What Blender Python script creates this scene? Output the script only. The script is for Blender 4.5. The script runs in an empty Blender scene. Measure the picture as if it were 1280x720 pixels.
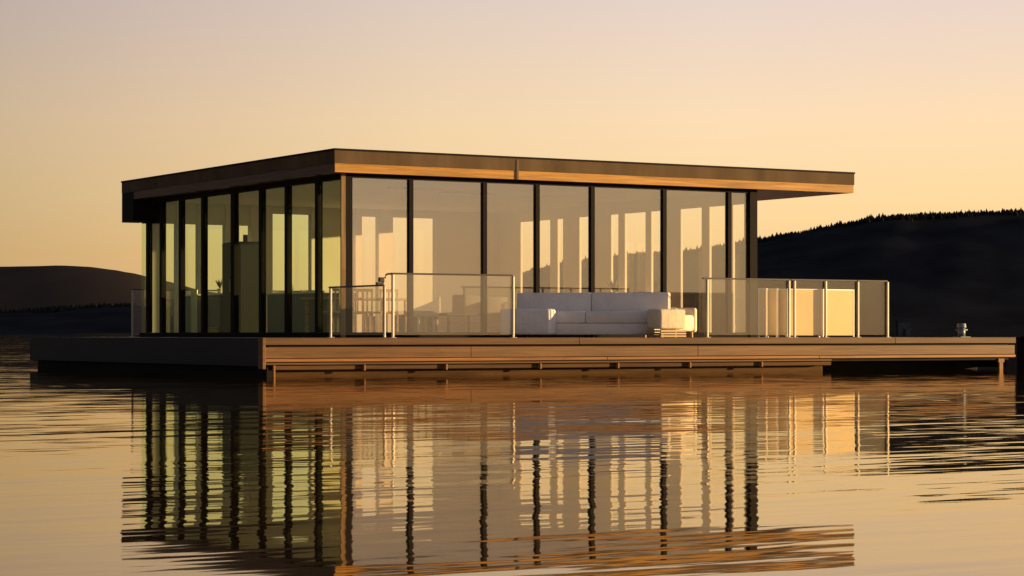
import bpy, bmesh, math, random
from mathutils import Vector, Matrix
random.seed(7)
S = bpy.context.scene
COL = S.collection
R = math.radians

# ------------------------------------------------------------------ camera
FW = Vector((.5142, .8577, 0)); RT = Vector((.8577, -.5142, 0)); CAM = Vector((-19.35, -38.77, .70))
cd = bpy.data.cameras.new('camera'); cam = bpy.data.objects.new('camera', cd); COL.objects.link(cam)
cam.location = CAM; cam.rotation_euler = (R(90), 0, -math.atan2(.5142, .8577))
cd.sensor_width = 36; cd.lens = 80.66; cd.shift_y = 58/1280; cd.clip_start = .5; cd.clip_end = 30000
S.camera = cam

# ------------------------------------------------------------------ world, sun, exposure
SUN_AZ = R(112); SUN_EL = R(5.0)          # azimuth clockwise from +Y
w = bpy.data.worlds.new('World'); S.world = w; w.use_nodes = True
nt = w.node_tree; nt.nodes.clear()
def wn(t, **k):
    n = nt.nodes.new(t)
    for a, b in k.items(): setattr(n, a, b)
    return n
out = wn('ShaderNodeOutputWorld'); bg = wn('ShaderNodeBackground'); bg.inputs[1].default_value = .10
sky = wn('ShaderNodeTexSky', sky_type='NISHITA', sun_disc=False, sun_elevation=SUN_EL, sun_rotation=SUN_AZ,
         air_density=1.0, dust_density=3.0, ozone_density=1.0, altitude=0)
# the evening air: horizon haze, sunward glow and the dim side away from the sun, all by true direction
EXPO = 1.0
def lin(c, k=1.0): return tuple((((x/255+.055)/1.055)**2.4 if x > 10 else x/255/12.92)*k for x in c) + (1,)
tcw = wn('ShaderNodeTexCoord'); nrm = wn('ShaderNodeVectorMath', operation='NORMALIZE'); nt.links.new(tcw.outputs['Generated'], nrm.inputs[0])
sep = wn('ShaderNodeSeparateXYZ'); nt.links.new(nrm.outputs[0], sep.inputs[0])
asn = wn('ShaderNodeMath', operation='ARCSINE'); nt.links.new(sep.outputs[2], asn.inputs[0])
nel = wn('ShaderNodeMath', operation='DIVIDE', use_clamp=True); nt.links.new(asn.outputs[0], nel.inputs[0]); nel.inputs[1].default_value = math.pi/2
pw = wn('ShaderNodeMath', operation='POWER'); nt.links.new(nel.outputs[0], pw.inputs[0]); pw.inputs[1].default_value = .5
def wramp(fac, stops):
    x = wn('ShaderNodeValToRGB'); e = x.color_ramp.elements
    while len(e) < len(stops): e.new(.5)
    for i, (p_, c_) in enumerate(stops): e[i].position = p_; e[i].color = c_
    nt.links.new(fac, x.inputs[0]); return x.outputs[0]
E_ = lambda d: (d/90)**.5
elev = wramp(pw.outputs[0], [(0, lin((243,190,126))), (E_(2), lin((253,209,144))), (E_(3.4), lin((254,218,160))), (E_(5.3), lin((252,220,178))),
     (E_(8.3), lin((231,210,198))), (E_(14), lin((190,180,182))), (E_(28), lin((128,132,150))), (1, lin((70,82,108)))])
cmb = wn('ShaderNodeCombineXYZ'); nt.links.new(sep.outputs[0], cmb.inputs[0]); nt.links.new(sep.outputs[1], cmb.inputs[1])
nrh = wn('ShaderNodeVectorMath', operation='NORMALIZE'); nt.links.new(cmb.outputs[0], nrh.inputs[0])
dt_ = wn('ShaderNodeVectorMath', operation='DOT_PRODUCT'); nt.links.new(nrh.outputs[0], dt_.inputs[0])
dt_.inputs[1].default_value = (math.sin(SUN_AZ), math.cos(SUN_AZ), 0)
hf = wn('ShaderNodeMath', operation='MULTIPLY_ADD'); nt.links.new(dt_.outputs['Value'], hf.inputs[0]); hf.inputs[1].default_value = .5; hf.inputs[2].default_value = .5
azr = wramp(hf.outputs[0], [(0, (.11,.14,.21,1)), (.25, (.17,.20,.26,1)), (.42, (.42,.44,.46,1)), (.5, (.68,.67,.68,1)), (.56, (.83,.83,.82,1)), (.62, (.91,.91,.93,1)), (.73, (.94,.92,.91,1)), (.88, (.96,1.0,1.25,1)), (1, (1,1,.9,1))])
mul = wn('ShaderNodeMix', data_type='RGBA', blend_type='MULTIPLY'); mul.inputs[0].default_value = 1
nt.links.new(elev, mul.inputs[6]); nt.links.new(azr, mul.inputs[7])
kk = wn('ShaderNodeVectorMath', operation='SCALE'); nt.links.new(mul.outputs[2], kk.inputs[0]); kk.inputs[3].default_value = 1.17/(.10*2**EXPO)
mixw = wn('ShaderNodeMix', data_type='RGBA'); mixw.inputs[0].default_value = .93
nt.links.new(sky.outputs[0], mixw.inputs[6]); nt.links.new(kk.outputs[0], mixw.inputs[7])
nt.links.new(mixw.outputs[2], bg.inputs[0])
nt.links.new(bg.outputs[0], out.inputs[0])
sd = Vector((math.sin(SUN_AZ)*math.cos(SUN_EL), math.cos(SUN_AZ)*math.cos(SUN_EL), math.sin(SUN_EL)))
ld = bpy.data.lights.new('sun', 'SUN'); ld.energy = 4.5; ld.angle = R(.6); ld.color = (1, .64, .27)
lo = bpy.data.objects.new('sun', ld); COL.objects.link(lo); lo.rotation_euler = sd.to_track_quat('Z', 'Y').to_euler()
lo.location = (20, -20, 30)
S.view_settings.view_transform = 'Standard'; S.view_settings.look = 'None'; S.view_settings.gamma = 1
S.view_settings.exposure = EXPO
cy = S.cycles
cy.max_bounces = 14; cy.transparent_max_bounces = 40; cy.glossy_bounces = 6; cy.diffuse_bounces = 6
cy.caustics_reflective = True; cy.blur_glossy = 1.0; cy.caustics_refractive = False; cy.sample_clamp_indirect = 3
cy.use_denoising = True

# ------------------------------------------------------------------ material helpers
class N:
    def __init__(s, name):
        s.m = bpy.data.materials.new(name); s.m.use_nodes = True; s.t = s.m.node_tree; s.t.nodes.clear()
        s.out = s.n('ShaderNodeOutputMaterial')
    def n(s, ty, **k):
        x = s.t.nodes.new(ty)
        for a, b in k.items(): setattr(x, a, b)
        return x
    def l(s, a, b): s.t.links.new(a, b)
    def mapped(s, scale, space='Object', rot=(0,0,0)):
        tc = s.n('ShaderNodeTexCoord'); mp = s.n('ShaderNodeMapping'); mp.inputs['Scale'].default_value = scale
        mp.inputs['Rotation'].default_value = rot
        s.l(tc.outputs[space], mp.inputs[0]); return mp.outputs[0]
    def noise(s, vec, scale, detail=4, rough=.55):
        x = s.n('ShaderNodeTexNoise'); x.inputs['Scale'].default_value = scale
        x.inputs['Detail'].default_value = detail; x.inputs['Roughness'].default_value = rough
        s.l(vec, x.inputs['Vector']); return x
    def ramp(s, fac, stops):
        x = s.n('ShaderNodeValToRGB'); e = x.color_ramp.elements
        while len(e) < len(stops): e.new(.5)
        for i, (p, c) in enumerate(stops): e[i].position = p; e[i].color = (*c, 1)
        s.l(fac, x.inputs[0]); return x.outputs[0]

def mat_surface(name, c, rough=.6, var=.25, scale=3, stretch=(1,1,1), metal=0, bump=.0, bscale=40, spec=.5, bdist=.01):
    a = N(name); p = a.n('ShaderNodeBsdfPrincipled')
    v = a.mapped(stretch); nz = a.noise(v, scale)
    col = a.ramp(nz.outputs[0], [(.25, tuple(x*(1-var) for x in c)), (.75, tuple(min(1, x*(1+var)) for x in c))])
    a.l(col, p.inputs['Base Color']); p.inputs['Roughness'].default_value = rough
    p.inputs['Metallic'].default_value = metal; p.inputs['Specular IOR Level'].default_value = spec
    if bump:
        b = a.n('ShaderNodeBump'); b.inputs['Strength'].default_value = bump; b.inputs['Distance'].default_value = bdist
        n2 = a.noise(v, bscale); a.l(n2.outputs[0], b.inputs['Height']); a.l(b.outputs[0], p.inputs['Normal'])
    a.l(p.outputs[0], a.out.inputs[0]); return a.m

def mat_wood(name, c, axis=0, rough=.5, board=2.4, spec=.3):
    """grain runs along the given world axis, with boards of slightly different tone butted end to end"""
    a = N(name); p = a.n('ShaderNodeBsdfPrincipled')
    st = [9, 9, 14]; st[axis] = .5
    v = a.mapped(tuple(st)); g = a.noise(v, 1.6, 8, .65)
    st2 = [.01, .01, 5.5]; st2[axis] = 1/board
    v2 = a.mapped(tuple(st2)); vor = a.n('ShaderNodeTexVoronoi'); vor.inputs['Scale'].default_value = 1
    a.l(v2, vor.inputs['Vector'])
    dk = tuple(x*.55 for x in c); lt = tuple(min(1, x*1.45) for x in c)
    col = a.ramp(g.outputs[0], [(.3, dk), (.52, c), (.75, lt)])
    mx = a.n('ShaderNodeMix', data_type='RGBA', blend_type='MULTIPLY'); mx.inputs[0].default_value = .55
    a.l(col, mx.inputs[6])
    bw = a.n('ShaderNodeRGBToBW'); a.l(vor.outputs['Color'], bw.inputs[0])
    tone = a.ramp(bw.outputs[0], [(.2, (.55, .5, .48)), (.8, (1.0, 1.0, 1.0))])
    a.l(tone, mx.inputs[7]); a.l(mx.outputs[2], p.inputs['Base Color'])
    p.inputs['Roughness'].default_value = rough; p.inputs['Specular IOR Level'].default_value = spec
    b = a.n('ShaderNodeBump'); b.inputs['Strength'].default_value = .4; b.inputs['Distance'].default_value = .004
    a.l(g.outputs[0], b.inputs['Height']); a.l(b.outputs[0], p.inputs['Normal'])
    a.l(p.outputs[0], a.out.inputs[0]); return a.m

def mat_glass(name, tint, refl, grough=.0, smear=.0, haze=0.0, rc=(1,1,1)):
    """architectural glass: tinted straight-through light plus a coated mirror reflection and a little dust"""
    a = N(name); t = a.n('ShaderNodeBsdfTransparent'); t.inputs[0].default_value = (*tint, 1)
    g = a.n('ShaderNodeBsdfGlossy'); g.inputs['Color'].default_value = (*rc, 1); g.inputs['Roughness'].default_value = grough
    ge = a.n('ShaderNodeNewGeometry'); dp = a.n('ShaderNodeVectorMath', operation='DOT_PRODUCT')
    a.l(ge.outputs['Normal'], dp.inputs[0]); a.l(ge.outputs['Incoming'], dp.inputs[1])
    ab = a.n('ShaderNodeMath', operation='ABSOLUTE'); a.l(dp.outputs['Value'], ab.inputs[0])
    om = a.n('ShaderNodeMath', operation='SUBTRACT'); om.inputs[0].default_value = 1; a.l(ab.outputs[0], om.inputs[1])
    p5 = a.n('ShaderNodeMath', operation='POWER'); a.l(om.outputs[0], p5.inputs[0]); p5.inputs[1].default_value = 5
    ad = a.n('ShaderNodeMath', operation='MULTIPLY_ADD', use_clamp=True); a.l(p5.outputs[0], ad.inputs[0]); ad.inputs[1].default_value = .4; ad.inputs[2].default_value = .04 + refl
    v = a.mapped((.35, .35, .22)); nz = a.noise(v, 1.0, 2)
    b = a.n('ShaderNodeBump'); b.inputs['Strength'].default_value = smear; b.inputs['Distance'].default_value = .05
    a.l(nz.outputs[0], b.inputs['Height']); a.l(b.outputs[0], g.inputs['Normal'])
    mx = a.n('ShaderNodeMixShader'); a.l(ad.outputs[0], mx.inputs[0]); a.l(t.outputs[0], mx.inputs[1]); a.l(g.outputs[0], mx.inputs[2])
    last = mx.outputs[0]
    if haze:
        d = a.n('ShaderNodeBsdfDiffuse'); d.inputs[0].default_value = (.7, .68, .62, 1)
        m2 = a.n('ShaderNodeMixShader'); v3 = a.mapped((1, 1, .6)); n3 = a.noise(v3, 1.7, 5)
        mr = a.n('ShaderNodeMapRange'); mr.inputs[1].default_value = .3; mr.inputs[2].default_value = .7
        mr.inputs[3].default_value = haze*.5; mr.inputs[4].default_value = haze*1.5
        a.l(n3.outputs[0], mr.inputs[0]); a.l(mr.outputs[0], m2.inputs[0]); a.l(last, m2.inputs[1]); a.l(d.outputs[0], m2.inputs[2]); last = m2.outputs[0]
    a.l(last, a.out.inputs[0]); return a.m

M = dict(
 roof_metal = mat_surface('roof_metal', (.12, .082, .046), .8, .35, 1.6, (1.2,1.2,.25), bump=.15, spec=.1),
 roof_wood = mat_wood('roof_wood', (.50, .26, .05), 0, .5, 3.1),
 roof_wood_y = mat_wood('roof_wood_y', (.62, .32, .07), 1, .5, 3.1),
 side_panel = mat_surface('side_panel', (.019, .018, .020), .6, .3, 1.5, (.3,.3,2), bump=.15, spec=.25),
 post_wood = mat_wood('post_wood', (.24, .15, .06), 2, .5, 3),
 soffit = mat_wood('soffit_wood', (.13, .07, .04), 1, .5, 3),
 frame = mat_surface('frame_metal', (.009, .007, .008), .7, .2, 4, spec=.1),
 deck_x = mat_wood('deck_wood_x', (.185, .092, .031), 0, .55, 2.8),
 deck_low = mat_wood('deck_wood_dark', (.125, .062, .024), 0, .6, 3.3),
 deck_edge = mat_wood('deck_wood_edge', (.33, .15, .045), 0, .5, 3.7),  # paler wood: the sun catching this strip is put into the colour
 pontoon = mat_surface('stained_pontoon', (.085, .046, .018), .8, .45, 3, (.3,1,3), bump=.3, spec=.1),
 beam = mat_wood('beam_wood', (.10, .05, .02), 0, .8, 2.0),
 deck_y = mat_wood('deck_wood_y', (.20, .12, .08), 1, .6, 2.8),
 deck_top = mat_wood('deck_top', (.30, .18, .11), 0, .5, 2.2),
 float = mat_surface('float_concrete', (.014, .012, .010), .8, .4, 2.5, bump=.3, spec=.15),
 pile = mat_wood('pile_wood', (.33, .18, .09), 2, .7, 1.5),
 plaster = mat_surface('plaster', (.76, .71, .66), .8, .06, 1.0),
 ceiling = mat_surface('ceiling_paint', (.82, .79, .75), .75, .06, .8),
 floor = mat_wood('floor_wood', (.50, .37, .24), 0, .45, 1.8),
 sofa = mat_surface('sofa_fabric', (.76, .73, .70), .9, .08, 3, bump=.5, bscale=5, bdist=.05),
 cream = mat_surface('cream_fabric', (.76, .68, .52), .9, .08, 3, bump=.6, bscale=6, bdist=.04),
 screen = mat_surface('screen_cloth', (.68, .53, .27), .85, .07, 2, bump=.2, bscale=90),
 steel = mat_surface('brushed_steel', (.42, .39, .35), .42, .1, 6, (1,1,.2), metal=.6),
 rail = mat_surface('rail_metal', (.05, .04, .035), .4, .2, 5),
 dark = mat_surface('dark_furniture', (.008, .009, .011), .6, .2, 3, spec=.15),
 grey = mat_surface('grey_laminate', (.10, .11, .12), .5, .15, 2),
 oak = mat_wood('oak', (.50, .33, .16), 0, .5, 1.4),
 gold = mat_surface('wicker', (.65, .42, .10), .6, .35, 30),
 leaf = mat_surface('leaf', (.07, .10, .035), .6, .4, 20),
 lampw = mat_surface('lamp_diffuser', (.8, .78, .72), .5, .03, 2),
 zinc = mat_surface('zinc', (.16, .20, .24), .45, .25, 8, metal=.3),
 dim_wall = mat_surface('dim_wall', (.05, .058, .07), .9, .3, .3, spec=0),
 glass_f = mat_glass('front_glass', (.995, .985, .955), .10, 0, .03, .008),
 glass_s = mat_glass('side_glass', (.90, 1.0, .85), -.01, 0, .03, 0),
 glass_b = mat_glass('back_glass', (.995, .99, .96), -.01, 0, .0, 0),
 glass_r = mat_glass('rail_glass', (.97, .97, .94), .05, 0, .02, .012),
)

# ------------------------------------------------------------------ mesh helpers
def box(bm, x0, y0, z0, x1, y1, z1, bev=0, seg=2, mtx=None):
    r = bmesh.ops.create_cube(bm, size=1)
    vs = r['verts']
    for v in vs:
        v.co = Vector(((x0+x1)/2 + v.co.x*(x1-x0), (y0+y1)/2 + v.co.y*(y1-y0), (z0+z1)/2 + v.co.z*(z1-z0)))
    if bev:
        es = list({e for v in vs for e in v.link_edges})
        rr = bmesh.ops.bevel(bm, geom=es, offset=bev, segments=seg, profile=.5, affect='EDGES')
        vs = list({v for v in rr['verts']} | {v for v in vs if v.is_valid})
    if mtx is not None: bmesh.ops.transform(bm, matrix=mtx, verts=[v for v in vs if v.is_valid])
    return vs
def tube(bm, pts, r, seg=8, r2=None):
    """round bar through a list of points"""
    rings = []
    n = len(pts); P = [Vector(p) for p in pts]
    for i, p in enumerate(P):
        d = ((P[min(i+1, n-1)] - P[max(i-1, 0)])).normalized()
        up = Vector((0,0,1)) if abs(d.z) < .95 else Vector((1,0,0))
        a = d.cross(up).normalized(); b = d.cross(a).normalized()
        rr = r if r2 is None else r + (r2-r)*i/(n-1)
        rings.append([bm.verts.new(p + a*rr*math.cos(t*2*math.pi/seg) + b*rr*math.sin(t*2*math.pi/seg)) for t in range(seg)])
    for i in range(n-1):
        for t in range(seg):
            bm.faces.new((rings[i][t], rings[i][(t+1)%seg], rings[i+1][(t+1)%seg], rings[i+1][t]))
    bm.faces.new(rings[0][::-1]); bm.faces.new(rings[-1])
def obj(name, bm, mat, parent=None, smooth=False):
    bmesh.ops.recalc_face_normals(bm, faces=bm.faces[:])
    me = bpy.data.meshes.new(name); bm.to_mesh(me); bm.free()
    if smooth:
        for p in me.polygons: p.use_smooth = True
    me.materials.append(M[mat] if isinstance(mat, str) else mat)
    o = bpy.data.objects.new(name, me); COL.objects.link(o)
    if parent is not None: o.parent = parent
    return o
def thing(name, label, cat, loc=(0,0,0), rz=0, group=None):
    o = bpy.data.objects.new(name, None); COL.objects.link(o); o.empty_display_size = .2
    o.location = loc; o.rotation_euler = (0,0,rz); o['label'] = label; o['category'] = cat
    if group: o['group'] = group
    return o
def tag(o, label, cat, group=None):
    o['label'] = label; o['category'] = cat
    if group: o['group'] = group
    return o
def boxo(name, b, mat, parent=None, bev=0, seg=2):
    bm = bmesh.new(); box(bm, *b, bev=bev, seg=seg); return obj(name, bm, mat, parent, smooth=False)
def dup(root, label, loc, rz, group=None):
    r = root.copy(); COL.objects.link(r); r.location = loc; r.rotation_euler = (0,0,rz); r['label'] = label
    if group: r['group'] = group
    for ch in list(root.children):
        c = ch.copy(); COL.objects.link(c); c.parent = r
        for g in ch.children:
            d = g.copy(); COL.objects.link(d); d.parent = c
    return r
def W(r, f, z=0):           # metres to the right of and ahead of the shore viewpoint
    p = CAM + RT*r + FW*f; return Vector((p.x, p.y, z))

# ------------------------------------------------------------------ water
a = N('lake_water'); p = a.n('ShaderNodeBsdfGlossy'); p.inputs['Color'].default_value = (1.0, .905, .765, 1); p.inputs['Roughness'].default_value = .025
wd_ = a.n('ShaderNodeBsdfDiffuse'); wd_.inputs[0].default_value = (.03, .018, .008, 1)      # peaty lake water
wf = a.n('ShaderNodeFresnel'); wf.inputs['IOR'].default_value = 1.95
wm = a.n('ShaderNodeMixShader'); a.l(wf.outputs[0], wm.inputs[0]); a.l(wd_.outputs[0], wm.inputs[1]); a.l(p.outputs[0], wm.inputs[2])
ROT = (0, 0, math.atan2(.5142, .8577))
def ripple(scale, stretch, detail):
    v = a.mapped((stretch, 1, 1), 'Object', ROT); nz = a.noise(v, scale, detail, .5)
    s = a.n('ShaderNodeVectorMath', operation='SUBTRACT'); a.l(nz.outputs['Color'], s.inputs[0]); s.inputs[1].default_value = (.5, .5, .5)
    return s.outputs[0]
def scaled(o, amp):
    m = a.n('ShaderNodeVectorMath', operation='MULTIPLY'); a.l(o, m.inputs[0]); m.inputs[1].default_value = amp; return m.outputs[0]
def add(x, y):
    m = a.n('ShaderNodeVectorMath', operation='ADD'); a.l(x, m.inputs[0]); a.l(y, m.inputs[1]); return m.outputs[0]
fine = scaled(ripple(9.0, .16, 3), (.038, .055, 0))
mid = scaled(ripple(2.2, .14, 3), (.013, .026, 0))
big = scaled(ripple(.4, .2, 2), (.003, .012, 0))
tot = add(add(fine, mid), big)
# calmer and busier patches
vp = a.mapped((.3, 1, 1), 'Object', ROT); pn = a.noise(vp, .12, 3)
mr = a.n('ShaderNodeMapRange'); mr.inputs[1].default_value = .35; mr.inputs[2].default_value = .65; mr.inputs[3].default_value = .5; mr.inputs[4].default_value = 1.5
a.l(pn.outputs[0], mr.inputs[0])
sc_ = a.n('ShaderNodeVectorMath', operation='SCALE'); a.l(tot, sc_.inputs[0]); a.l(mr.outputs[0], sc_.inputs[3])
# slopes are in the rotated frame: bring them back to the world
vr = a.n('ShaderNodeVectorRotate', rotation_type='Z_AXIS'); a.l(sc_.outputs[0], vr.inputs['Vector']); vr.inputs['Angle'].default_value = -ROT[2]
nn = a.n('ShaderNodeVectorMath', operation='ADD'); a.l(vr.outputs[0], nn.inputs[0]); nn.inputs[1].default_value = (0, 0, 1)
nm = a.n('ShaderNodeVectorMath', operation='NORMALIZE'); a.l(nn.outputs[0], nm.inputs[0])
a.l(nm.outputs[0], p.inputs['Normal']); a.l(nm.outputs[0], wf.inputs['Normal']); a.l(wm.outputs[0], a.out.inputs[0])
bm = bmesh.new()
q = [bm.verts.new(v) for v in ((-9000,-9000,0), (9000,-9000,0), (9000,9000,0), (-9000,9000,0))]; bm.faces.new(q)
wo = obj('water', bm, a.m); wo['kind'] = 'structure'

# ------------------------------------------------------------------ hills
def interp(pts, x):
    if x <= pts[0][0]: return pts[0][1]
    for (x0, y0), (x1, y1) in zip(pts, pts[1:]):
        if x <= x1:
            t = (x-x0)/(x1-x0); t = t*t*(3-2*t)*.5 + t*.5; return y0 + (y1-y0)*t
    return pts[-1][1]
def hn(x, y, s):
    return math.sin(x*s*1.3+y*s*.7+1.1) * math.sin(y*s*1.1-x*s*.4+.3)
def ridge(name, pts, f0, f1, f2, r0, r1, mat, nr=200, nf=26, rough=.02):
    """terrain that rises from the shore at f0 to its crest at f1 and falls behind to f2; pts: (metres right, crest height)"""
    bm = bmesh.new(); g = []
    for i in range(nr+1):
        row = []
        for j in range(nf+1):
            r = r0 + (r1-r0)*i/nr; f = f0 + (f2-f0)*j/nf
            h = interp(pts, r*f1/f)
            u = (f-f0)/(f1-f0) if f <= f1 else 1 - (f-f1)/(f2-f1)
            u = max(0, min(1, u)); prof = math.sin(u*math.pi/2)**1.15
            z = h*prof*(1 + rough*hn(r, f, .021) + rough*.6*hn(r, f, .057)) - .6*(1-u)**6
            row.append(bm.verts.new(W(r, f, z)))
        g.append(row)
    for i in range(nr):
        for j in range(nf): bm.faces.new((g[i][j], g[i+1][j], g[i+1][j+1], g[i][j+1]))
    o = obj(name, bm, mat, None, True); o['kind'] = 'structure'; return o
M['hill_near'] = mat_surface('hill_forest', (.026, .026, .027), 1, .35, .02, bump=0, spec=0)  # darker than real woodland: the backlit shade is put into the colour
M['hill_far'] = mat_surface('hill_far', (.036, .031, .031), 1, .12, .006, bump=0, spec=0)  # paler than the near hill: distance haze is put into the colour
M['conifer'] = mat_surface('conifer', (.020, .021, .018), 1, .4, .05, spec=0)  # trees darkened like the hill, backlit shade in the colour
K = 2000/2868
near_pts = [(x*K, (y-4)*K) for x, y in [(-420,14),(-260,22),(-120,30),(-30,62),(20,78),(60,88),(110,95),(160,101),(210,103),(260,110),(302,118),(360,127),(410,137),(450,145),(490,149),(560,151),(640,154),(760,150),(950,120),(1300,60)]]
ridge('forested_hill', near_pts, 1500, 2000, 2700, -300, 950, 'hill_near', 220)
K3 = 3400/2868
far_pts = [(x*K3, y*K3) for x, y in [(-1300,60),(-1000,80),(-760,84),(-640,85),(-570,86),(-530,84.5),(-500,81),(-475,77),(-440,68),(-380,54),(-310,38),(-200,24),(0,14),(300,8)]]
ridge('far_hill', far_pts, 2700, 3400, 4200, -1500, 500, 'hill_far', 160, rough=.004)
K4 = 1900/2868
low_pts = [(x*K4, y*K4) for x, y in [(-1100,20),(-760,27),(-640,26),(-560,30),(-500,34),(-440,33),(-380,24),(-300,20),(-150,15),(0,10)]]
ridge('shore_slope', low_pts, 1600, 1900, 2150, -760, 60, 'hill_near', 200, rough=.12)

# the forest on the hill: one far-off wood, every conifer its own jagged cone in the mass
bm = bmesh.new()
def conifer(bm, x, y, z, h, rad):
    n = 5; ph = random.random()*6
    for z0, z1, r_ in ((0, .62, 1.0), (.38, 1.0, .62)):
        tip = bm.verts.new((x + random.uniform(-.1, .1)*rad, y, z + h*z1))
        ring = [bm.verts.new((x + rad*r_*random.uniform(.75, 1.2)*math.cos(ph+k*2*math.pi/n), y + rad*r_*math.sin(ph+k*2*math.pi/n), z + h*z0)) for k in range(n)]
        for k in range(n): bm.faces.new((ring[k], ring[(k+1)%n], tip))
def hill_z(pts, f0, f1, r, f):
    u = min(1, (f-f0)/(f1-f0)); return interp(pts, r*f1/f)*math.sin(u*math.pi/2)**1.15
for k in range(6600):
    f = 2008 - abs(random.gauss(0, 1))*30 if k < 6600 else random.uniform(1520, 1600)
    r = random.uniform(-60, 620)*f/2000
    z = hill_z(near_pts, 1500, 2000, r, f)
    h = random.uniform(4.0, 7.2) * (1.3 if random.random() < .06 else 1)
    q = W(r, f, 0); conifer(bm, q.x, q.y, z-2.2, h, h*random.uniform(.28, .45))
for k in range(900):
    f = random.uniform(1870, 1902); r = random.uniform(-640, -60)
    z = hill_z(low_pts, 1600, 1900, r, f); h = random.uniform(4, 8)
    q = W(r, f, 0); conifer(bm, q.x, q.y, z-2.5, h, h*.5)
fo = obj('conifer_forest', bm, 'conifer'); fo['kind'] = 'stuff'
fo['label'] = 'dark conifer wood covering the hill across the lake'; fo['category'] = 'forest'

# ------------------------------------------------------------------ floating deck
ZD = .64
dk = thing('floating_deck', 'broad low wooden deck floating on the lake beneath the glass house', 'deck', (0,0,0))
bm = bmesh.new()
for i in range(81):                                   # decking boards run along the front
    y = -4.40 + i*.1995
    x0, x1 = (-3.47, 12.95) if y < 6.9 else (-.6, 12.95)
    box(bm, x0, y, ZD-.03, x1, y+.19, ZD)
obj('deck_board', bm, 'deck_top', dk)
bm = bmesh.new(); box(bm, -3.40, -4.38, .19, 12.885, 6.9, ZD-.035); box(bm, -.55, 6.9, .19, 12.885, 11.7, ZD-.035); obj('deck_frame', bm, 'float', dk)
def fascia(name, z0, z1, out_, mat='deck_x', xs=(-3.5, 2.1, 7.4, 9.86, 13.0)):
    for a_, b_ in zip(xs, xs[1:]):
        boxo(name, (a_+.0015, -4.42-out_, z0, b_-.0015, -4.385, z1), mat, dk, .006, 1)
fascia('fascia_board', .525, ZD+.004, .06, 'deck_low', xs=(-3.5, 2.6, 9.86, 13.0))
fascia('fascia_board', .305, .490, .03, xs=(-3.5, .4, 5.2, 13.0))
fascia('edge_strip', .245, .298, .055, 'deck_edge', xs=(-3.5, 3.2, 8.0, 13.0))
fascia('fascia_board', .195, .232, .0, 'deck_low', xs=(-3.5, 8.35))
boxo('corner_board', (-3.56, -4.50, .13, -3.502, -4.32, ZD+.006), 'deck_x', dk, .006, 1)
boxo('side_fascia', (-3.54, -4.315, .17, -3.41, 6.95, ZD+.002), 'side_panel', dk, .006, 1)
boxo('side_fascia', (12.90, -4.30, .04, 12.96, 11.6, .60), 'float', dk)  # end board added to keep the low sun off the right pontoon
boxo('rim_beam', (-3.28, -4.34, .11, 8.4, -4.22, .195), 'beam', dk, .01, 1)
bm = bmesh.new(); box(bm, -3.26, -4.15, -.5, 8.35, 6.8, .105, bev=.03); obj('pontoon', bm, 'pontoon', dk)
bm = bmesh.new(); box(bm, -3.40, -4.30, -.4, -3.27, 6.88, .166, bev=.01); obj('side_skirt', bm, 'float', dk)
bm = bmesh.new(); box(bm, 8.75, -3.5, -.5, 12.88, 11.0, .186, bev=.03); obj('pontoon', bm, 'float', dk)  # near-black hull added in the open space under the deck, shade in its colour
bm = bmesh.new(); box(bm, -.5, 6.9, -.5, 8.6, 11.5, .188, bev=.04); obj('pontoon', bm, 'float', dk)
for x in (-3.30, -1.63, -.05, 1.85, 3.49, 5.07, 6.71, 12.68):
    bm = bmesh.new(); wd = .018 if x < 12 else .05
    box(bm, x-wd, -4.40, (.09 if -3 < x < 12 else -.6), x+wd, -4.35, .192, bev=.006)
    if wd > .03: box(bm, x-.08, -4.405, .14, x+.08, -4.343, .218, bev=.008)
    obj('cleat' if wd < .03 else 'pile', bm, 'pile', dk)

# ------------------------------------------------------------------ house
hs = thing('glass_house', 'single storey flat roofed glass house standing on the floating deck', 'house', (0,0,ZD))
def H(name, b, mat, par=None, bev=0):
    """house part given in world heights"""
    o = boxo(name, b, mat, None, bev, 1)
    o.parent = par or hs
    o.matrix_parent_inverse = Matrix.Identity(4)
    for v in o.data.vertices: v.co.z -= ZD
    return o
ZS, ZW, ZR = 3.76, 3.93, 4.20
RX, RY = 12.53, 10.89
roof = H('roof', (.03, .03, ZS+.012, RX-.03, RY-.03, ZR-.03), 'roof_metal')
H('roof_cap', (-.015, -.015, ZR-.028, RX+.015, RY+.015, ZR+.008), 'frame', roof, .004)
H('metal_fascia', (0, 0, ZW+.002, RX, .028, ZR-.03), 'roof_metal', roof)
H('metal_fascia', (0, .03, ZW+.002, .028, RY, ZR-.03), 'roof_metal', roof)
H('metal_fascia', (RX-.028, .03, ZW+.002, RX, RY, ZR-.03), 'roof_metal', roof)
H('wood_fascia', (.012, .012, ZS, RX-.012, .029, ZW), 'roof_wood', roof)
H('wood_fascia', (.012, .03, ZS, .029, RY-.7, ZW), 'soffit', roof)  # left band in darker wood: its shade is put into the colour
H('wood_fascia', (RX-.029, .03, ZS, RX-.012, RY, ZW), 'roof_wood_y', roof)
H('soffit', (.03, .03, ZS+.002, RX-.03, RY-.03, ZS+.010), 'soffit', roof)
H('drop_fascia', (.004, RY-.70, 3.26, .40, RY-.004, ZW), 'frame', roof)
H('back_beam', (.41, RY-.42, 3.24, .88, RY-.20, ZS), 'frame', roof)

H('gutter_outlet', (3.99, -.010, ZS+.004, 4.045, .008, ZR-.05), 'soffit', roof, .004)
FX, FY, BY, EX = .40, .30, 10.70, 9.92
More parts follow.
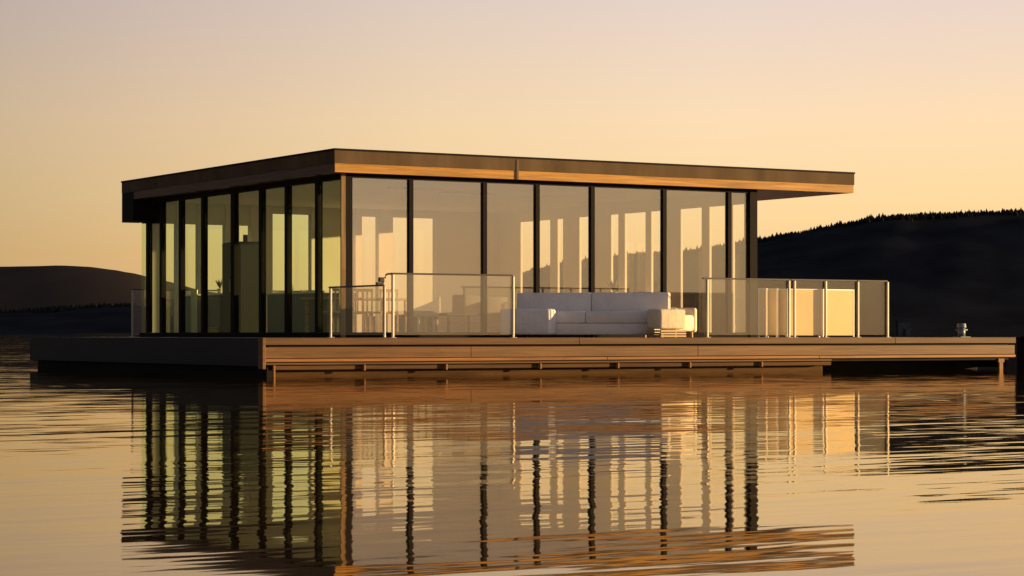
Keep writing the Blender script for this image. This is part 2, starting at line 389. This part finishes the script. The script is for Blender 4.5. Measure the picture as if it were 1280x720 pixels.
# sill and head frames
H('sill', (FX+.06, FY-.05, ZD, EX, FY+.07, ZD+.10), 'frame')
H('sill', (FX-.05, FY+.08, ZD, FX+.07, BY, ZD+.10), 'frame')
H('head_frame', (FX+.06, FY-.05, ZS-.07, EX, FY+.07, ZS), 'frame')
H('head_frame', (FX-.05, FY+.08, ZS-.10, FX+.07, BY, ZS), 'frame')
H('corner_post', (FX-.045, FY-.055, ZD, FX+.10, FY+.075, ZS), 'frame')
H('wood_post', (FX-.14, FY-.06, ZD+.001, FX-.047, FY-.02, ZS), 'post_wood')
H('corner_column', (EX-.02, FY-.07, ZD, EX+.17, FY+.14, ZS), 'frame')
fm = [1.78, 3.43, 4.65, 5.96, 7.73, 9.39]
for x in fm:
    H('mullion', (x-.045, FY-.045, ZD+.101, x+.045, FY+.065, ZS-.071), 'frame')
xs = [FX+.10] + fm + [EX-.02]
for i, (a_, b_) in enumerate(zip(xs, xs[1:])):
    l = a_ + (.045 if i else 0); r = b_ - (.045 if i < len(xs)-2 else 0)
    H('window_pane', (l, FY+.004, ZD+.101, r, FY+.014, ZS-.071), 'glass_f')
sm = [1.51, 2.89, 4.12, 5.50, 7.09, 8.33, 9.43, 10.24]
for i, y in enumerate(sm):
    t = .095 if i == 3 else .068
    H('mullion', (FX-.045, y-t, ZD+.101, FX+.06, y+t, ZS-.101), 'frame')
ys = [FY+.27] + sm + [BY]
for a_, b_ in zip(ys, ys[1:]):
    H('window_pane', (FX+.004, a_+.0685 if a_ > .6 else a_, ZD+.101, FX+.014, b_-.0685 if b_ < BY else b_, ZS-.101), 'glass_s')
H('floor', (FX+.08, FY+.08, ZD+.002, EX, BY, ZD+.05), 'floor')
H('ceiling', (FX+.07, FY+.07, ZS-.03, EX+.15, BY-.02, ZS-.002), 'ceiling')
# back wall: piers and headers between full height windows
bw = [(.46,.60),(.88,1.27),(1.41,1.81),(1.93,2.49),(2.84,3.14),(3.70,4.72),(5.73,5.90),(6.07,6.53),(6.92,8.12)]
prev = FX+.08
for l, r in bw:
    if l - prev > .02: H('wall_pier', (prev, BY-.01, ZD+.05, l, BY+.17, ZS-.001), 'plaster')
    top = 3.26 if l < 3.4 else 3.56
    H('wall_header', (l, BY+.02, top, r, BY+.16, ZS-.001), 'plaster')
    H('window_pane', (l, BY+.08, ZD+.05, r, BY+.09, top), 'glass_b')
    prev = r
H('wall_pier', (prev, BY-.01, ZD+.05, EX+.15, BY+.17, ZS-.001), 'plaster')
# right wall
rw = [(.42,.87),(1.16,1.72),(2.01,2.80),(3.51,3.95),(4.18,5.02),(5.29,5.59),(6.51,6.95),(7.68,7.92),(8.26,9.64)]
prev = FY+.145
for l, r in rw:
    if l - prev > .02: H('wall_pier', (EX, prev, ZD+.05, EX+.055, l, ZS-.001), 'plaster')
    l2 = max(l, prev)
    H('wall_header', (EX+.004, l2, 3.47, EX+.051, r, ZS-.001), 'plaster')
    H('window_pane', (EX+.022, l2, ZD+.05, EX+.032, r, 3.47), 'glass_b')
    prev = r
H('wall_pier', (EX, prev, ZD+.05, EX+.055, BY-.012, ZS-.001), 'plaster')

# ------------------------------------------------------------------ balustrades
def balustrade(label, segs, h, posts, gname='glass balustrades on the deck', railmat='rail'):
    """segs: list of point pairs; posts: points"""
    t = thing('glass_balustrade', label, 'balustrade', (posts[0][0], posts[0][1], ZD), 0, gname)
    ox, oy = posts[0]
    for (a_, b_) in segs:
        A = Vector((a_[0]-ox, a_[1]-oy, 0)); B = Vector((b_[0]-ox, b_[1]-oy, 0)); d = (B-A); L = d.length
        mt = Matrix.Translation(A) @ Matrix.Rotation(math.atan2(d.y, d.x), 4, 'Z')
        bm = bmesh.new(); box(bm, .02, -.005, .05, L-.02, .005, h-.018, mtx=mt); obj('glass_panel', bm, 'glass_r', t)
        bm = bmesh.new(); box(bm, -.015, -.02, h-.018, L+.015, .02, h+.012, bev=.005, mtx=mt); obj('top_rail', bm, railmat, t)
    for p_ in posts:
        bm = bmesh.new(); x, y = p_[0]-ox, p_[1]-oy
        box(bm, x-.017, y-.05, .006, x+.017, y-.006, h-.02, bev=.005)
        box(bm, x-.05, y-.075, 0, x+.05, y+.05, .012, bev=.003)
        obj('post', bm, 'steel', t)
    return t
bl = balustrade('glass balustrade with dark top rail in front of the dining end of the house',
    [((-1.01,-4.2), (1.38,-4.2))], 1.10, [(-1.01,-4.2), (1.38,-4.2)])
bm = bmesh.new()                                          # cranked rail end carrying a small bracket
tube(bm, [(0,.0,1.09), (-.08,0,1.09), (-.115,0,1.07), (-.13,0,1.03), (-.145,0,.97), (-.19,0,.93), (-.30,0,.915)], .016)
box(bm, -.30, -.03, .90, -.16, .03, .945, bev=.008); box(bm, -.25, -.035, .95, -.15, .035, 1.03, bev=.01)
obj('rail_bracket', bm, 'rail', bl)
balustrade('lower glass balustrade running back from the deck edge past the left corner of the house',
    [((-1.12,-4.1), (-1.12,-2.05))], .90, [(-1.12,-4.1), (-1.12,-2.05)])
balustrade('glass balustrade with pale lit posts at the right hand end of the deck',
    [((5.50,-4.2), (7.52,-4.2)), ((7.52,-4.2), (9.14,-4.2)), ((9.14,-4.2), (9.88,-4.2))], 1.10,
    [(5.57,-4.2), (7.47,-4.2), (7.60,-4.2), (8.35,-4.2), (9.14,-4.2), (9.88,-4.2)])
balustrade('glass balustrade behind the far left corner of the house',
    [((.41,11.3), (3.4,11.3)), ((3.4,11.3), (6.4,11.3))], 1.10, [(.41,11.3), (3.4,11.3), (6.4,11.3)])

# folding cream screen behind the right balustrade
sc = thing('folding_screen', 'cream folding screen with pale frame behind the right hand balustrade', 'screen', (8.5,-1.9,ZD))
pts = [(0,0), (.12,-.10), (.34,.14), (.46,-.02), (.68,.22), (.72,.0), (1.58,.05), (1.61,-.03), (2.56,.13)]
for (a_, b_) in zip(pts, pts[1:]):
    A = Vector((*a_, 0)); B = Vector((*b_, 0)); d = B-A; L = d.length
    mt = Matrix.Translation(A) @ Matrix.Rotation(math.atan2(d.y, d.x), 4, 'Z')
    bm = bmesh.new(); box(bm, .02, -.008, .04, L-.02, .008, .96, mtx=mt); pn_ = obj('screen_panel', bm, 'screen', sc)
    bm = bmesh.new(); box(bm, 0, -.014, 0, .022, .014, .985, mtx=mt); box(bm, L-.022, -.014, 0, L, .014, .985, mtx=mt)
    box(bm, .022, -.013, .962, L-.022, .013, .984, mtx=mt); obj('panel_frame', bm, 'lampw', pn_)

# ------------------------------------------------------------------ outdoor seats
sf = thing('sofa', 'long white upholstered sofa with chaise end on the deck before the glass front', 'sofa', (4.38,-2.05,ZD), R(-42))
def cush(name, b, mat, par, bev=.05): return boxo(name, b, mat, par, bev, 3)
for o in (cush('base', (-1.40,-.48,.05,1.30,.45,.27), 'sofa', sf, .03),
          cush('seat_cushion', (-1.40,-.50,.268,-.003,.18,.50), 'sofa', sf, .03),
          cush('seat_cushion', (.003,-.50,.268,1.28,.18,.50), 'sofa', sf, .03),
          cush('backrest', (-1.44,.17,.28,.003,.45,.86), 'sofa', sf, .03),
          cush('backrest', (.009,.17,.28,1.50,.45,.86), 'sofa', sf, .03),
          cush('chaise', (-1.50,-1.20,.05,-.55,-.505,.54), 'sofa', sf, .05)):
    for pl in o.data.polygons: pl.use_smooth = True
for x, y in [(x, y) for x in (-1.3, 0, 1.2) for y in (-.4, .38)] + [(-1.3, -1.09), (-.75, -1.09)]:
    boxo('leg', (x-.03, y-.03, 0, x+.03, y+.03, .06), 'dark', sf)
pf = thing('pouf', 'low cream cushioned bench on a slatted wooden base beside the sofa', 'bench', (5.12,-3.55,ZD), R(14))
for pl in cush('cushion', (-.36,-.18,.16,.36,.18,.53), 'cream', pf, .045).data.polygons: pl.use_smooth = True
bm = bmesh.new()
for k in range(3): box(bm, -.36, -.18, .01+.048*k, .36, .18, .045+.048*k, bev=.005)
obj('wooden_base', bm, 'oak', pf)
ac = thing('armchair', 'cream armchair with high rounded back to the right of the white sofa', 'armchair', (6.15,-2.1,ZD), R(30))
for o in (cush('seat', (-.36,-.42,.12,.36,.30,.44), 'cream', ac, .06), cush('backrest', (-.40,.18,.30,.40,.42,.86), 'cream', ac, .09),
          cush('armrest', (-.50,-.42,.10,-.37,.38,.58), 'cream', ac, .05), cush('armrest', (.37,-.42,.10,.50,.38,.58), 'cream', ac, .05)):
    for pl in o.data.polygons: pl.use_smooth = True
for sx in (-.38, .38):
    for sy in (-.34, .30): boxo('leg', (sx-.025, sy-.025, 0, sx+.025, sy+.025, .13), 'oak', ac)

# ------------------------------------------------------------------ inside
ZF = ZD+.05
dt = thing('dining_table', 'long pale dining table behind the first front panes', 'table', (1.95,2.9,ZF), R(12))
boxo('tabletop', (-1.1,-.45,.71,1.1,.45,.75), 'oak', dt, .008, 1)
for sx in (-1,1):
    for sy in (-.36,.36): boxo('leg', (sx-.03, sy-.03, 0, sx+.03, sy+.03, .71), 'oak', dt)
def make_chair(label, loc, rz):
    t = thing('dining_chair', label, 'chair', loc, rz, 'dining chairs around the table')
    boxo('seat', (-.22,-.22,.43,.22,.22,.47), 'oak', t, .01, 1)
    for sx in (-.2,.2):
        for sy in (-.2,.2): boxo('leg', (sx-.018, sy-.018, 0, sx+.018, sy+.018, .43), 'oak', t)
    bm = bmesh.new()
    for k in range(5): box(bm, -.2+k*.1-.013, .185, .47, -.2+k*.1+.013, .205, .86)
    box(bm, -.22, .18, .86, .22, .212, .92, bev=.006); obj('backrest', bm, 'oak', t)
    return t
ch = make_chair('slatted dining chair nearest the dark corner post', (1.0,2.05,ZF), R(190))
dup(ch, 'slatted dining chair on the near side of the table, second from the corner post', (1.62,2.15,ZF), R(172))
dup(ch, 'slatted dining chair on the near side of the table, furthest from the corner post', (2.25,2.3,ZF), R(185))
dup(ch, 'slatted dining chair on the far side of the table facing the lake', (1.35,3.6,ZF), R(15))
dup(ch, 'slatted dining chair on the far side of the table near its right end', (2.3,3.75,ZF), R(8))
# tub chair with a sloping back
tc = thing('tub_chair', 'cream tub chair with sloping back on pale legs behind the second front pane', 'chair', (2.62,1.35,ZF), R(-28))
bm = bmesh.new()
n = 14; prof = []
for k in range(n+1):
    ang = R(-20 + 220*k/n); rr = .36
    hgt = .42 + .34*(.5+.5*math.cos(R(220*k/n)*.82))
    prof.append((rr*math.cos(ang), rr*math.sin(ang), hgt))
vi, vo = [], []
for x, y, h in prof:
    vo.append((bm.verts.new((x, y, .40)), bm.verts.new((x, y, h))))
    vi.append((bm.verts.new((x*.84, y*.84, .40)), bm.verts.new((x*.86, y*.86, h-.01))))
for k in range(n):
    bm.faces.new((vo[k][0], vo[k+1][0], vo[k+1][1], vo[k][1])); bm.faces.new((vi[k][0], vi[k+1][0], vi[k+1][1], vi[k][1]))
    bm.faces.new((vo[k][1], vo[k+1][1], vi[k+1][1], vi[k][1])); bm.faces.new((vo[k][0], vo[k+1][0], vi[k+1][0], vi[k][0]))
for e in (0, n): bm.faces.new((vo[e][0], vo[e][1], vi[e][1], vi[e][0]))
obj('backrest', bm, 'cream', tc, True)
cush('seat', (-.33,-.33,.36,.33,.33,.44), 'cream', tc, .03)
for k in range(6):
    an = R(15+60*k); x, y = .30*math.cos(an), .30*math.sin(an)
    bm = bmesh.new(); tube(bm, [(x*1.05, y*1.05, 0), (x, y, .37)], .022); obj('leg', bm, 'lampw', tc, True)
lt = thing('side_table', 'low dark side table behind the second and third front panes', 'table', (3.25,1.0,ZF))
boxo('tabletop', (-.42,-.3,.38,.42,.3,.43), 'grey', lt, .006, 1)
for sx in (-.38,.38):
    for sy in (-.26,.26): boxo('leg', (sx-.02, sy-.02, 0, sx+.02, sy+.02, .38), 'grey', lt)
# tall cupboard and counters by the left glass
cb = thing('tall_cupboard', 'tall black cupboard against the left glass wall', 'cupboard', (.98,6.35,ZF))
boxo('carcass', (-.28,-.48,0,.30,.42,1.98), 'dark', cb, .01, 1)
for y0, y1 in ((-.47,-.035), (-.025,.41)):
    d_ = boxo('door', (-.302, y0, .08, -.283, y1, 1.96), 'dark', cb); bm = bmesh.new(); box(bm, -.33, (y1 if y0 < -.2 else y0)-.02, .9, -.303, (y1 if y0 < -.2 else y0)+.0, 1.2); obj('handle', bm, 'steel', d_)
vs_ = thing('vase', 'small dark vase on top of the tall black cupboard', 'vase', (.9,6.05,ZF+1.98))
bm = bmesh.new(); tube(bm, [(0,0,0), (0,0,.04), (0,0,.10), (0,0,.15)], .05, 12); obj('body', bm, 'dark', vs_, True)
kc = thing('kitchen_counter', 'dark low counter with grey cupboard doors behind the left panes', 'counter', (1.05,8.0,ZF))
boxo('worktop', (-.32,-1.0,.86,.34,1.1,.90), 'lampw', kc, .004, 1)
boxo('carcass', (-.29,-.98,.0,.32,1.08,.86), 'dark', kc)
for k in range(4): boxo('door', (-.31, -.96+.51*k, .06, -.293, -.47+.51*k, .84), 'grey', kc)
ki = thing('kitchen_island', 'grey kitchen island with pale worktop behind the middle left panes', 'counter', (1.35,4.0,ZF))
boxo('worktop', (-.36,-1.55,.84,.36,1.25,.885), 'lampw', ki, .004, 1)
boxo('carcass', (-.33,-1.5,0,.33,1.2,.84), 'grey', ki)
kt = thing('kettle', 'small white kettle on the kitchen island worktop', 'kettle', (1.2,4.55,ZF+.885))
bm = bmesh.new(); tube(bm, [(0,0,0), (0,0,.02), (0,0,.16)], .07, 12, .045); obj('body', bm, 'lampw', kt, True)
bm = bmesh.new(); tube(bm, [(.05,0,.14), (.10,0,.13), (.11,0,.07), (.06,0,.03)], .01, 6); obj('handle', bm, 'dark', kt, True)
bk = thing('wicker_basket', 'low golden wicker basket on the floor inside the left panes', 'basket', (.68,7.35,ZF))
bm = bmesh.new(); box(bm, -.13,-.2,0,.13,.2,.14, bev=.03); obj('body', bm, 'gold', bk)
bm = bmesh.new(); box(bm, -.145,-.215,.14,.145,.215,.165, bev=.008); obj('rim', bm, 'gold', bk)
cu = thing('curtain', 'narrow cream curtain hanging inside the left glass wall', 'curtain', (.62,8.15,ZF))
bm = bmesh.new(); vs0 = []
for k in range(25):
    y = -.16 + .32*k/24; x = .025*math.sin(k*1.6); vs0.append((bm.verts.new((x, y, .01)), bm.verts.new((x, y, 1.0))))
for k in range(24): bm.faces.new((vs0[k][0], vs0[k+1][0], vs0[k+1][1], vs0[k][1]))
obj('cloth', bm, 'cream', cu, True); bm = bmesh.new(); tube(bm, [(0,-.2,1.0), (0,.2,1.0)], .012); obj('rod', bm, 'steel', cu, True)
# ceiling lights
g_ = 'linear ceiling lights'
for lab, x, y, rz in (('long pale linear ceiling light behind the second front pane', 3.3, 2.9, 0), ('shorter pale linear ceiling light to the right of the long one', 4.9, 3.6, 0)):
    t = thing('ceiling_light', lab, 'lamp', (x, y, ZS-.03), rz, g_)
    boxo('housing', (-.62,-.06,-.05,.62,.06,0), 'steel', t); boxo('diffuser', (-.60,-.05,-.066,.60,.05,-.051), 'lampw', t)
# sideboard and plant at the right end
sb = thing('sideboard', 'low cream sideboard along the inner right wall', 'sideboard', (9.45,5.2,ZF))
boxo('carcass', (-.22,-1.9,.08,.22,1.9,.78), 'cream', sb, .01, 1); boxo('worktop', (-.24,-1.93,.782,.24,1.93,.815), 'oak', sb)
for k in range(4): boxo('door', (-.24, -1.86+.94*k, .12, -.222, -.96+.94*k, .75), 'lampw', sb)
def plant(label, loc, s, n):
    t = thing('potted_plant', label, 'plant', loc, 0, 'small potted plants indoors')
    bm = bmesh.new(); tube(bm, [(0,0,0), (0,0,.14*s)], .07*s, 12, .09*s); obj('pot', bm, 'lampw', t, True)
    bm = bmesh.new()
    for k in range(n):
        an = random.random()*6.28; L = s*random.uniform(.18,.36); ti = random.uniform(.15,.6)
        d = Vector((math.cos(an)*ti, math.sin(an)*ti, 1)).normalized(); sidev = Vector((-math.sin(an), math.cos(an), 0))*.022*s
        b = Vector((0,0,.12*s)); m_ = b + d*L*.55; tp = b + d*L + Vector((0,0,-.03*s))
        v = [bm.verts.new(q) for q in (b, m_-sidev, tp, m_+sidev)]; bm.faces.new((v[0], v[1], v[2])); bm.faces.new((v[0], v[2], v[3]))
    obj('foliage', bm, 'leaf', t); return t
plant('small leafy plant in white pot on the cream sideboard behind the sofa', (9.4,4.7,ZF+.815), 1.1, 40)
plant('little plant in white pot on the dark kitchen counter', (1.0,7.6,ZF+.90), .8, 26)

# ------------------------------------------------------------------ mooring gear and far shore
bo = thing('mooring_bollard', 'short grey blue mooring bollard on the right end of the deck', 'bollard', (12.35,-3.6,ZD))
bm = bmesh.new(); tube(bm, [(0,0,.012), (0,0,.20)], .075, 14); obj('shaft', bm, 'zinc', bo, True)
bm = bmesh.new(); tube(bm, [(0,0,.20), (0,0,.215), (0,0,.27), (0,0,.285)], .10, 14, .08); obj('cap', bm, 'zinc', bo, True)
bm = bmesh.new(); tube(bm, [(-.15,0,.15), (.15,0,.15)], .018, 8); obj('cross_pin', bm, 'zinc', bo, True)
boxo('base_plate', (-.13,-.13,0,.13,.13,.014), 'zinc', bo)
mp = thing('mooring_pile', 'thick dark mooring pile in the water off the right end of the deck', 'pile', (13.52,-4.3,0))
bm = bmesh.new(); tube(bm, [(0,0,-1), (0,0,.62)], .26, 20); obj('shaft', bm, 'frame', mp, True)
bm = bmesh.new(); tube(bm, [(0,0,.62), (0,0,.66)], .285, 20); obj('cap', bm, 'dark', mp, True)

def boathouse(label, r, f, wd, ht, dp):
    t = thing('shore_building', label, 'building', W(r, f, 0), -math.atan2(.5142, .8577), 'buildings on the far shore')
    boxo('wall', (-wd/2,-dp/2,-1,wd/2,dp/2,ht), 'dim_wall', t)
    bm = bmesh.new(); v = [bm.verts.new(q) for q in ((-wd/2-.5,-dp/2-.5,ht),(wd/2+.5,-dp/2-.5,ht),(wd/2+.5,dp/2+.5,ht),(-wd/2-.5,dp/2+.5,ht),(-wd/2-.5,0,ht+wd*.25),(wd/2+.5,0,ht+wd*.25))]
    for q in ((0,1,5,4),(2,3,4,5),(1,2,5),(3,0,4),(0,3,2,1)): bm.faces.new([v[i] for i in q])
    obj('roof', bm, 'frame', t); boxo('door', (-wd*.12,-dp/2-.15,0,wd*.12,-dp/2-.01,ht*.45), 'dark', t); return t
boathouse('dim blue grey building on the shore below the forested hill', 489/2868*1480, 1480, 8, 9, 9)
